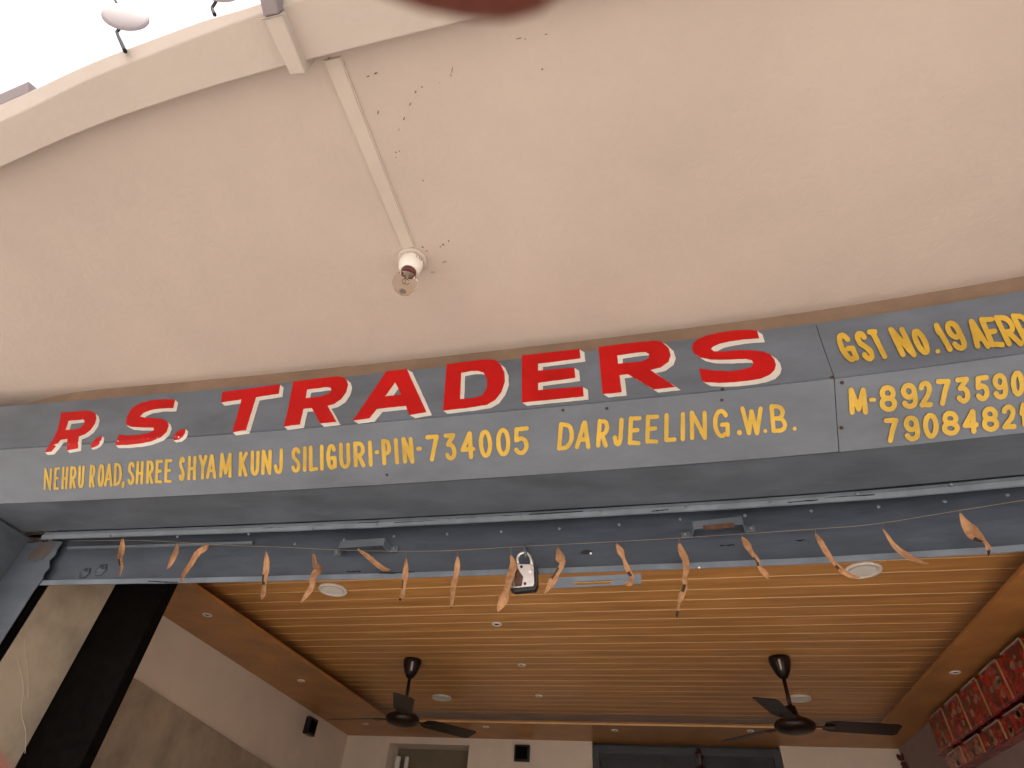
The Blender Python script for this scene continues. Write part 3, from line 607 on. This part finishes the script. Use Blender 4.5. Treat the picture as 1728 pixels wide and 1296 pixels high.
# ------------------------------------------------------------------ string with dried leaves
SY = 1.955
strp = [(118,913),(240,912),(380,920),(470,923),(570,928),(665,930),(760,929),(880,922),(1000,916),(1110,910),(1250,901),(1370,893),(1478,884),(1615,862),(1690,850),(1800,832)]
s3 = [fat(x, y, SY) for x, y in interp(strp, 4)]
so_ = MB().tube(s3, .0007, 6).build('garland_string', M['string'], smooth=True)
tag(so_, 'thin jute string strung across the dark shutter plate, dried leaves tied to it', 'string')
def str_y(x): return lerp_tab(strp, x)
LEAVES = [  # path in pixels with half widths, twist, label
 ([(207,909,2),(206,925,5.5),(203,940,5),(204,952,4),(206,958,2),(201,973,1)], 'pale short dried leaf hanging nearest the left guide channel'),
 ([(298,917,1),(298,928,4.5),(292,942,5),(286,954,3),(282,960,.8)], 'small faded dried leaf, second from the left guide channel'),
 ([(352,918,1.5),(345,925,5),(332,935,5.5),(322,952,4.5),(312,966,4),(304,983,1)], 'slanting orange dried leaf in front of the black column, widest at its top'),
 ([(449,931,1),(450,945,5),(449,962,5.8),(446,978,4.5),(446,990,4),(444,1003,4.5),(441,1012,1)], 'long straight dried leaf with a dark fold, left of the cut off ceiling lamp'),
 ([(529,935,2.5),(532,952,5),(537,960,8),(528,974,5.5),(526,990,5),(516,1006,4),(507,1018,.8)], 'knobbly dried leaf curling over the left ceiling lamp'),
 ([(604,927,1.5),(622,940,4.5),(636,952,4.5),(648,960,4),(658,961,1)], 'short dried leaf sticking out sideways under the left handle'),
 ([(685,942,1),(685,958,4.5),(683,975,5),(681,990,3.5),(679,1005,4.5),(674,1013,1.5)], 'thin dried leaf with dark tip, first right of the left handle'),
 ([(772,939,1),(772,952,5),(770,968,4.8),(766,985,5),(764,1003,4),(762,1022,2.5),(761,1027,.8)], 'thin dried leaf halfway between the left handle and the padlock'),
 ([(862,937,1.5),(866,955,6.5),(860,975,7),(855,995,5),(850,1012,9),(843,1025,5),(840,1033,1.2)], 'largest dried leaf strip, hanging across the left side of the padlock'),
 ([(941,924,1),(945,940,8.5),(949,951,5),(940,968,5),(932,982,6.5),(920,1000,2),(915,1004,.6)], 'twisted dried leaf with broad diamond top, first right of the padlock'),
 ([(1040,918,1.2),(1047,930,6.5),(1052,942,3),(1059,960,5),(1067,975,3.5),(1062,984,6),(1054,986,1)], 'dried leaf hooked back at its tip, right of the lock slot'),
 ([(1146,917,2.5),(1151,932,6.5),(1157,945,6.5),(1158,962,5.5),(1155,976,4),(1156,990,4.5),(1149,1008,5),(1146,1018,2.2),(1143,1034,3),(1142,1042,.8)], 'longest crumpled dried leaf, hanging below the left end of the rusted handle'),
 ([(1252,906,1.2),(1260,918,6.5),(1268,932,4),(1278,945,4),(1282,958,3.5),(1291,968,5.5),(1298,978,1)], 'dried leaf hanging from the right end of the rusted handle'),
 ([(1376,901,1.5),(1384,913,5),(1395,932,5),(1408,950,3.5),(1420,962,5),(1436,972,3.5),(1452,974,.8)], 'dried leaf trailing sideways over the right ceiling lamp'),
 ([(1490,893,.8),(1497,903,2.5),(1507,918,4),(1522,932,5.5),(1540,942,5),(1560,950,1.5),(1568,951,.5)], 'thin blurred dried leaf bending right, beyond the right ceiling lamp'),
 ([(1620,866,1),(1628,882,8),(1640,897,13),(1654,908,8),(1662,914,3),(1668,925,4.5),(1668,938,1)], 'widest dried leaf with a knotted tail, furthest right on the string'),
]
for i, (pth, lab) in enumerate(LEAVES):
    P3 = interp(pth, 4); m_ = MB(); n = len(P3); tw0 = random.uniform(-.5, .5); tws = random.uniform(-1.1, 1.1)
    vs = []; fs = []
    for k, (x, y, hw) in enumerate(P3):
        a = P3[max(k-1, 0)]; b = P3[min(k+1, n-1)]; tx, ty = b[0]-a[0], b[1]-a[1]; l = math.hypot(tx, ty) or 1
        nx, ny = -ty/l, tx/l; t = k/(n-1); tw = tw0+tws*math.sin(t*4.5+i)
        yoff = .016*math.sin(t*6+i*1.7)
        hw = max(hw, .4)*random.uniform(.84, .96)
        for s_ in (-1, -.33, .33, 1):
            dep = s_*math.tan(max(-.9, min(.9, tw)))*hw*u + (.006 if abs(s_) < .5 else 0)
            vs.append(fat(x+nx*hw*s_, y+ny*hw*s_, SY-.012+yoff+dep))
    for k in range(n-1):
        for c in range(3): fs.append((k*4+c, k*4+c+1, k*4+5+c, k*4+4+c))
    m_.add(vs, fs)
    top = vs[1]
    for f_i in range(len(fs)):
        k = f_i//3; t = k/(n-1)
        if (t > .86 and i in (6, 7, 11, 15)) or (.50 < t < .59 and f_i % 3 >= 1 and i in (3, 10, 12, 13, 11)) or (f_i % 3 == 2 and .40 < t < .62 and i % 3 == 0): m_.m[f_i] = 1  # darker tone in bands across some leaves and at some tips
    lf = m_.build('dried_leaf', [M['leaf'], M['leaf_dark']], None, smooth=True, solid=.0008)
    # origin at the tied end
    o3 = Vector(top); lf.data.transform(Matrix.Translation(-o3)); lf.location = o3
    tag(lf, lab, 'dried leaf', 'dried leaves tied to the string across the shutter')
    tx_ = pth[0][0]; sy = str_y(tx_)
    th = MB().tube([fat(tx_, sy, SY)-o3, fat(tx_, pth[0][1]+1, SY-.012)-o3], .0006, 5); th.build('tie_thread', M['string'], None).parent = lf

# ------------------------------------------------------------------ interior: ceiling
ZB, ZT = 1.25, 1.345
wc = thing('wood_ceiling', 'tan wood plank ceiling with a lowered plain border around it inside the shop', 'ceiling', (-.5, 4.2, E+ZT))
pk = MB(); pitch_ = .1345; y0 = 3.021-pitch_*5
k = 0
while y0+k*pitch_ < 6.1:
    ya = y0+k*pitch_; yb = ya+pitch_
    dz = random.uniform(-.0006, .0006)
    a = [(-3.02, ya, E+ZT+dz), (1.84, ya, E+ZT+dz), (1.84, yb-.005, E+ZT+dz), (-3.02, yb-.005, E+ZT+dz)]
    pk.prism([Vector(v) for v in a], (0, 0, .008), 0)
    # chamfered pale edge facing the street
    pk.add([(-3.02, yb-.005, E+ZT+.0045), (1.84, yb-.005, E+ZT+.0045), (1.84, yb-.0003, E+ZT-.001), (-3.02, yb-.0003, E+ZT-.001)], [(0,1,2,3)], 1)
    k += 1
pk.build('plank_panel', [M['wood'], M['wood_edge']], wc)
def board(name, x0, x1, y0, y1):
    MB().box(x0, x1, y0, y1, E+ZB, E+ZB+.022).build(name, M['wood_border'], wc, bevel=.003)
board('border_board', -3.45, -2.575, 2.06, 5.66); board('border_board', 1.565, 2.05, 2.06, 5.66)
board('border_board', -3.45, 2.05, 5.664, 6.50); board('border_board', -2.571, 1.561, 2.06, 2.34)
MB().box(-3.6, 2.3, 2.05, 6.9, E+ZB+.115, E+ZB+.2).build('ceiling_backing', M['wood_border'], wc)
ed = MB(); ed.box(-2.575, 1.565, 5.656, 5.663, E+ZB-.006, E+ZB+.006); ed.build('edge_bead', M['wood_edge'], wc)
# ceiling lamps and spots
def down(x, y, z): return Matrix.Translation((x, y, E+z)) @ Matrix.Rotation(math.pi, 4, 'X')
def panel_lamp(x, y, label):
    t = thing('ceiling_lamp', label, 'ceiling lamp', (x, y, E+ZT), 'round white ceiling lamps, switched off')
    Tm = down(x, y, ZT)
    MB().lathe([(.083, .0005), (.086, .010), (.083, .016), (.074, .017), (.072, .014)], Tm, 40).build('rim', M['white_plastic'], t, smooth=True)
    MB().lathe([(.072, .013), (.05, .0145), (.0001, .015)], Tm, 40).build('diffuser', M['lamp_white'], t, smooth=True)
panel_lamp(-1.875, 2.985, 'white round ceiling lamp half hidden behind the shutter lip, left of the padlock')
panel_lamp(.978, 2.965, 'white round ceiling lamp half hidden behind the shutter lip, right end')
panel_lamp(-1.935, 5.235, 'white round ceiling lamp just right of the left fan')
panel_lamp(.952, 5.165, 'white round ceiling lamp behind the rod of the right fan')
def spot(x, y, z, label, r=.030):
    t = thing('spot_light', label, 'spot light', (x, y, E+z), 'small recessed spot lights in the wood ceiling')
    Tm = down(x, y, z)
    MB().lathe([(r, .0005), (r, .005), (r*.85, .007), (r*.5, .006), (r*.45, .002)], Tm, 24).build('ring', M['white_plastic'], t, smooth=True)
    MB().lathe([(r*.46, .0035), (r*.2, .003), (.0001, .003)], Tm, 16).build('lens', M['wire'], t, smooth=True)
spot(-1.022, 3.586, ZT, 'small white spot light among the planks below the padlock', .032)
spot(-1.035, 4.387, ZT, 'small white spot light in the middle of the planks, second of the row of three')
spot(-1.062, 5.178, ZT, 'small white spot light among the planks, farthest of the row of three')
spot(-2.77, 3.089, ZB, 'small spot light in the left border nearest the black column')
spot(-2.843, 4.439, ZB, 'small spot light midway along the left border')
spot(-2.885, 5.804, ZB, 'small spot light in the far left corner of the border')
spot(-1.683, 5.826, ZB, 'small spot light in the far border beside the left fan blade')
spot(-.507, 5.861, ZB, 'small spot light in the far border over the left end of the blue door')
spot(.625, 5.787, ZB, 'small spot light in the far border left of the right fan motor')
spot(1.70, 4.239, ZB, 'small spot light in the right border above the red packets')

# ------------------------------------------------------------------ interior: walls
def wallX(Y): return -3.10-.066*(Y-3.1)
lw = thing('left_side_wall', 'cream upper wall with brown marble tiles below on the left side of the shop', 'wall', (-3.2, 4.5, .16))
MB().add([(wallX(2.06), 2.06, .16), (wallX(6.5), 6.5, .16), (wallX(6.5), 6.5, E+1.30), (wallX(2.06), 2.06, E+1.30), (-3.55, 2.06, .16), (-3.55, 6.5, .16), (-3.55, 6.5, E+1.30), (-3.55, 2.06, E+1.30)],
         [(0,1,2,3),(4,7,6,5),(0,4,5,1),(1,5,6,2),(2,6,7,3),(3,7,4,0)]).build('plaster_face', M['cream'], lw)
dz = lambda Y: E+.872-.072*(Y-3.15)
dv = []
for Y in (2.3, 6.28):
    for X_, z_ in ((.004, .16), (.016, .16), (.016, dz(Y)), (.004, dz(Y))): dv.append((wallX(Y)+X_, Y, z_))
MB().add(dv, [(0,1,2,3),(4,7,6,5),(0,4,5,1),(1,5,6,2),(2,6,7,3),(3,7,4,0)]).build('marble_dado', M['marble'], lw, bevel=.003)
vn = MB()
for (x, y, dx, dy) in [(300,1268,26,20),(318,1262,14,12),(270,1235,10,14)]:
    pass
jm = thing('marble_jamb', 'brown marble clad jamb between the shutter guide and the black column', 'jamb', (-2.8, 2.2, .16))
MB().box(-2.88, -2.70, 1.992, 2.312, .16, E+1.24).build('marble_face', M['marble'], jm, bevel=.003)
vv = MB()
def vein(pts, wd):
    L_ = [at(x, y, 0, -2.6992) for x, y in interp(pts, 4)]
    vv.tube(L_, wd, 5)
vein([(30,1110),(40,1160),(36,1200),(44,1240),(40,1290)], .0016); vein([(42,1080),(48,1140),(47,1180)], .0012); vein([(70,1060),(76,1085)], .0009)
vv.build('vein', M['marble_vein'], jm)
el = MB().box(-3.9, -3.56, 2.06, 6.95, .0, E+1.46); tag(el.build('party_wall', M['cream']), 'outer side wall of the building behind the marble jamb', 'wall')
bc = MB(); bc.box(-2.72, -2.385, 2.318, 2.378, .16, E+1.245)
bco = bc.build('black_column', M['black'], bevel=.004); tag(bco, 'black granite column standing behind the left end of the shutter', 'column')

bw = thing('back_wall', 'cream wall at the back of the shop with an olive recess on its left', 'wall', (-.7, 6.35, .16))
bwY = 6.32
w1 = MB()
w1.box(-3.35, -2.83, bwY, bwY+.3, .16, E+1.2499); w1.box(-2.83, -1.98, bwY, bwY+.3, E+1.19, E+1.2499); w1.box(-1.98, -.765, bwY, bwY+.3, .16, E+1.2499)
w1.box(-2.83, -1.98, bwY, bwY+.3, .16, .9)
w1.box(.905, 2.0, bwY, bwY+.3, .16, E+1.2499)
w1.build('wall_face', M['cream'], bw)
MB().box(-2.83, -1.98, bwY+.25, bwY+.298, .9, E+1.19).build('recess_back', M['niche'], bw)
for x, r_ in ((-2.80, .026), (-2.725, .02)):
    pass
bx = [(-2.80, .05, 'white pot standing in the recess, larger of the two'), (-2.70, .035, 'small white pot standing in the recess beside the larger')]
for X, wd, lb_ in bx:
    pt = MB().lathe([(wd*.5, 0), (wd*.62, .10), (wd*.6, .19), (wd*.5, .20), (.0001, .20)], Matrix.Translation((X+.03, bwY+.14, E+.90)), 16).build('pot', M['lamp_white'], None, smooth=True)
    tag(pt, lb_, 'pot', 'white pots in the recess')
shf = MB().box(-2.828, -2.5, bwY+.05, bwY+.249, E+.875, E+.8995).build('niche_shelf', M['maroon'], bevel=.002); tag(shf, 'dark narrow shelf in the olive recess carrying two white pots', 'shelf')
# blue door
dr = thing('blue_door', 'dark blue glazed door with grey blue frame at the back of the shop', 'door', (.07, bwY+.06, .16))
dmb = MB(); dmb.box(-.762, -.70, bwY+.02, bwY+.10, .16, E+1.225); dmb.box(.84, .902, bwY+.02, bwY+.10, .16, E+1.225); dmb.box(-.70, .84, bwY+.02, bwY+.10, E+1.165, E+1.225)
dmb.build('frame', M['blue_frame'], dr, bevel=.004)
MB().box(-.70, .84, bwY+.05, bwY+.07, .16, E+1.165).build('pane', M['glass_blue'], dr)
MB().box(.17, .22, bwY+.035, bwY+.05, .16, E+1.16).build('mullion', M['blue_frame'], dr, bevel=.003)
MB().box(-.76, .90, bwY+.1, bwY+.3, .16, E+1.2499).build('backing', M['blue_frame'], dr)
def bundle(name, label, cat, c, r, h, matl):
    m_ = MB(); random.seed(len(label))
    t = thing(name, label, cat, c)
    for k in range(26):
        a = random.uniform(0, 2*math.pi); rr = r*random.uniform(.2, .85)
        p = Vector(c)+Vector((rr*math.cos(a), -.03-abs(rr*math.sin(a))*.4, random.uniform(-h, 0)))
        s_ = r*random.uniform(.25, .5)
        Mx = Matrix.Translation(p) @ Matrix.Rotation(random.uniform(0, 3), 4, Vector((random.random(), random.random(), random.random()+.1)))
        m_.lathe([(.0001, -s_*.5), (s_*.7, -s_*.3), (s_, 0), (s_*.7, s_*.3), (.0001, s_*.5)], Mx, 7)
    m_.build('flower_heads', matl, t, smooth=False)
    MB().tube([Vector(c)+Vector((0, .0, .02)), Vector(c)+Vector((0, -.02, -.01)), Vector(c)+Vector((0, -.03, -h*.5))], .004, 6).build('hanging_cord', M['string'], t)
bundle('dried_garland', 'dark bunch of dried flowers hanging at the top of the blue door', 'garland', (.205, bwY+.015, E+1.20), .055, .3, M['maroon'])
bundle('dried_bunch', 'dark brown bunch hung on the back wall left of the red packets', 'garland', (1.86, bwY-.02, E+1.2), .085, .38, M['maroon'])
def wall_box(label, c, ax):
    t = thing('wall_box', label, 'wall box', c, 'black boxes high on the shop walls')
    if ax == 'y':
        MB().box(c[0]-.073, c[0]+.073, c[1]-.05, c[1]-.001, c[2]-.068, c[2]+.068).build('case', M['blackp'], t, bevel=.004)
        MB().box(c[0]-.055, c[0]+.055, c[1]-.054, c[1]-.0505, c[2]-.05, c[2]+.05).build('front_cover', M['black'], t, bevel=.002)
    else:
        MB().box(c[0]+.001, c[0]+.05, c[1]-.073, c[1]+.073, c[2]-.068, c[2]+.068).build('case', M['blackp'], t, bevel=.004)
        MB().box(c[0]+.0505, c[0]+.054, c[1]-.055, c[1]+.055, c[2]-.05, c[2]+.05).build('front_cover', M['black'], t, bevel=.002)
wall_box('square black box on the back wall between the recess and the blue door', (-1.435, bwY, E+1.13), 'y')
wall_box('black box high on the left side wall under the wood border', (wallX(5.4)+.001, 5.4, E+1.13), 'x')

# right wall with shelves of red packets
rwX = 1.86
rw = MB().box(rwX, rwX+.2, 2.06, 6.5, .16, E+1.2499).build('right_side_wall', M['mauve']); tag(rw, 'mauve brown wall on the right side of the shop behind the red packets', 'wall')
rk = thing('display_shelf', 'wall shelf on the right side wall holding two rows of red packets', 'shelf', (rwX-.05, 4.45, E+.89))
MB().box(rwX-.068, rwX-.001, 3.2, 5.30, E+1.008, E+1.014).build('shelf_board', M['red_pack'], rk, bevel=.002)
MB().box(rwX-.068, rwX-.001, 3.2, 5.30, E+.879, E+.885).build('shelf_board', M['red_pack'], rk, bevel=.002)
MB().box(rwX-.006, rwX-.001, 3.2, 5.30, E+.888, E+1.245).build('back_panel', M['red_pack'], rk)
def packet(i, row, y0, wd, z0, h, label):
    t = thing('red_packet', label, 'packet', (rwX-.08, y0+wd/2, E+z0), 'red packets on the right wall shelf')
    xf = rwX-.065; pt = MB()
    pt.box(xf, rwX-.012, y0, y0+wd, E+z0, E+z0+h); pt.build('wrapped_block', M['red_pack'], t, bevel=.01)
    e = MB(); e.box(xf-.004, xf+.004, y0-.004, y0+.004, E+z0+.004, E+z0+h-.004); e.build('gold_edge', M['gold'], t)
    e = MB(); e.box(xf-.004, xf+.003, y0+.006, y0+wd*.8, E+z0+h-.004, E+z0+h+.003); e.build('film_edge', M['grey_edge'], t)
    e = MB(); random.seed(i*7+row)
    for q in range(5):
        yy = y0+wd*random.uniform(.15, .8); zz = E+z0+h*random.uniform(.2, .75); s_ = random.uniform(.015, .04)
        n_ = 8; e.prism([Vector((xf-.0012, yy+s_*math.cos(2*math.pi*k/n_)*random.uniform(.6, 1.2), zz+s_*.7*math.sin(2*math.pi*k/n_)*random.uniform(.6, 1.2))) for k in range(n_)], (-.0006, 0, 0))
    e.build('printed_patch', M['pack_pale'], t)
nm = ['nearest the street', 'second from the street', 'third from the street', 'fourth from the street', 'fifth from the street', 'farthest back']
for i, y0 in enumerate((3.25, 3.58, 3.915, 4.25, 4.585, 4.92)):
    packet(i, 0, y0, .32, 1.0165, .205, 'tall red packet with gold edge on the upper shelf, '+nm[i])
    packet(i, 1, y0-.06, .32, .8865, .098, 'low red packet with gold edge on the lower shelf, '+nm[i])

# ------------------------------------------------------------------ ceiling fans
def fan(x, y, rot0, label, zb=.955):
    t = thing('ceiling_fan', label, 'ceiling fan', (x, y, E+ZT), 'dark ceiling fans under the wood ceiling')
    Tm = down(x, y, ZT)
    cu = MB().lathe([(.066, .001), (.068, .02), (.062, .05), (.045, .095), (.026, .125), (.016, .13)], Tm, 28).build('ceiling_cup', M['fan'], t, smooth=True)
    dn = Vector((0 - x, 0 - y, 0)).normalized()
    MB().tube([Vector((x, y, E+ZT-.03))+dn*.064, Vector((x, y, E+ZT-.09))+dn*.051], .010, 8).build('clamp', M['fan_metal'], cu)
    MB().lathe([(.0125, .12), (.0125, .33)], Tm, 16).build('rod', M['fan'], t, smooth=True)
    h = ZT-zb
    MB().lathe([(.016, h-.105), (.030, h-.100), (.034, h-.06), (.045, h-.045), (.100, h-.022), (.118, h-.004), (.118, h+.016), (.100, h+.034), (.055, h+.046), (.0001, h+.050)], Tm, 36).build('motor', M['fan'], t, smooth=True)
    for k in range(3):
        Mz = Matrix.Translation((x, y, E+zb)) @ Matrix.Rotation(R(rot0+120*k), 4, 'Z') @ Matrix.Rotation(R(-11), 4, 'X')
        b = MB(); outl = [(.17, -.050), (.22, -.072), (.58, -.076), (.602, -.058), (.605, .050), (.585, .068), (.22, .064), (.17, .040)]
        b.prism([Mz @ Vector((p, q, 0)) for p, q in outl], (0, 0, .003)); bo = b.build('blade', M['fan'], t, bevel=.001)
        Mb = Matrix.Translation((x, y, E+zb-.002)) @ Matrix.Rotation(R(rot0+120*k), 4, 'Z')
        MB().prism([Mb @ Vector((p, q, 0)) for p, q in [(.10, -.018), (.16, -.014), (.23, -.028), (.23, .028), (.16, .014), (.10, .018)]], (0, 0, -.004)).build('blade_arm', M['fan'], bo)
fan(-1.843, 4.262, 52, 'left dark brown ceiling fan, one blade pointing at the viewer')
fan(.723, 4.257, 9, 'right dark brown ceiling fan, a flat blade reaching towards the red packets')

# ------------------------------------------------------------------ hand holding the camera (index finger and thumb tip show at the frame's edge)
def camp(x, y, z): return EYE+rt*x+up*y+fw*z     # z in front of the lens
def hand():
    ch = {}
    V = []; Ed = []; Rr = []
    def node(p, r, parent):
        V.append(camp(*p)); Rr.append(r)
        if parent is not None: Ed.append((parent, len(V)-1))
        return len(V)-1
    wr = node((-.150, -.085, -.055), .026, None)
    pm_ = node((-.125, -.050, -.045), .030, wr)
    pm2 = node((-.105, -.015, -.038), .030, pm_)
    kn = node((-.088, .018, -.030), .020, pm2)
    i1 = node((-.071, .046, -.012), .0105, kn); i2 = node((-.046, .0545, .012), .0098, i1); i3 = node((-.0195, .0420, .0225), .0098, i2); i4 = node((-.0071, .0290, .0262), .0102, i3); i5 = node((-.0008, .0269, .0266), .0100, i4); node((.0044, .0277, .0268), .0090, i5)
    for k, (dy, ln) in enumerate(((-.004, 1.0), (-.022, .95), (-.040, .8))):
        a = node((-.092-.004*k, .012+dy, -.052-.004*k), .0105, pm2); b = node((-.070, .020+dy, -.068), .0098, a); c = node((-.045*ln-.005, .016+dy, -.066), .0092, b); node((-.026*ln-.012, .010+dy, -.058), .0078, c)
    t1 = node((-.098, -.045, -.020), .016, pm_); t2 = node((-.075, -.046, .004), .0118, t1); t3 = node((-.049, -.0338, .022), .0100, t2); t4 = node((-.0330, -.0232, .0275), .0090, t3); node((-.0287, -.0200, .0280), .0080, t4)
    me = bpy.data.meshes.new('person'); me.from_pydata(V, Ed, []); o = bpy.data.objects.new('person', me); COL.objects.link(o)
    sk = o.modifiers.new('skin', 'SKIN'); sk.use_smooth_shade = True
    for i, sv in enumerate(me.skin_vertices[0].data): sv.radius = (Rr[i], Rr[i]); sv.use_root = (i == 1)
    ss = o.modifiers.new('sub', 'SUBSURF'); ss.levels = 2; ss.render_levels = 2
    me.materials.append(M['skin'])
    dg = bpy.context.evaluated_depsgraph_get(); me2 = bpy.data.meshes.new_from_object(o.evaluated_get(dg))
    o.modifiers.clear(); o.data = me2
    if not me2.materials: me2.materials.append(M['skin'])
    for p in me2.polygons: p.use_smooth = True
    tag(o, 'dark red blurred fingertip and thumb of the person holding the camera, close to the lens', 'person')
    return o
hand()
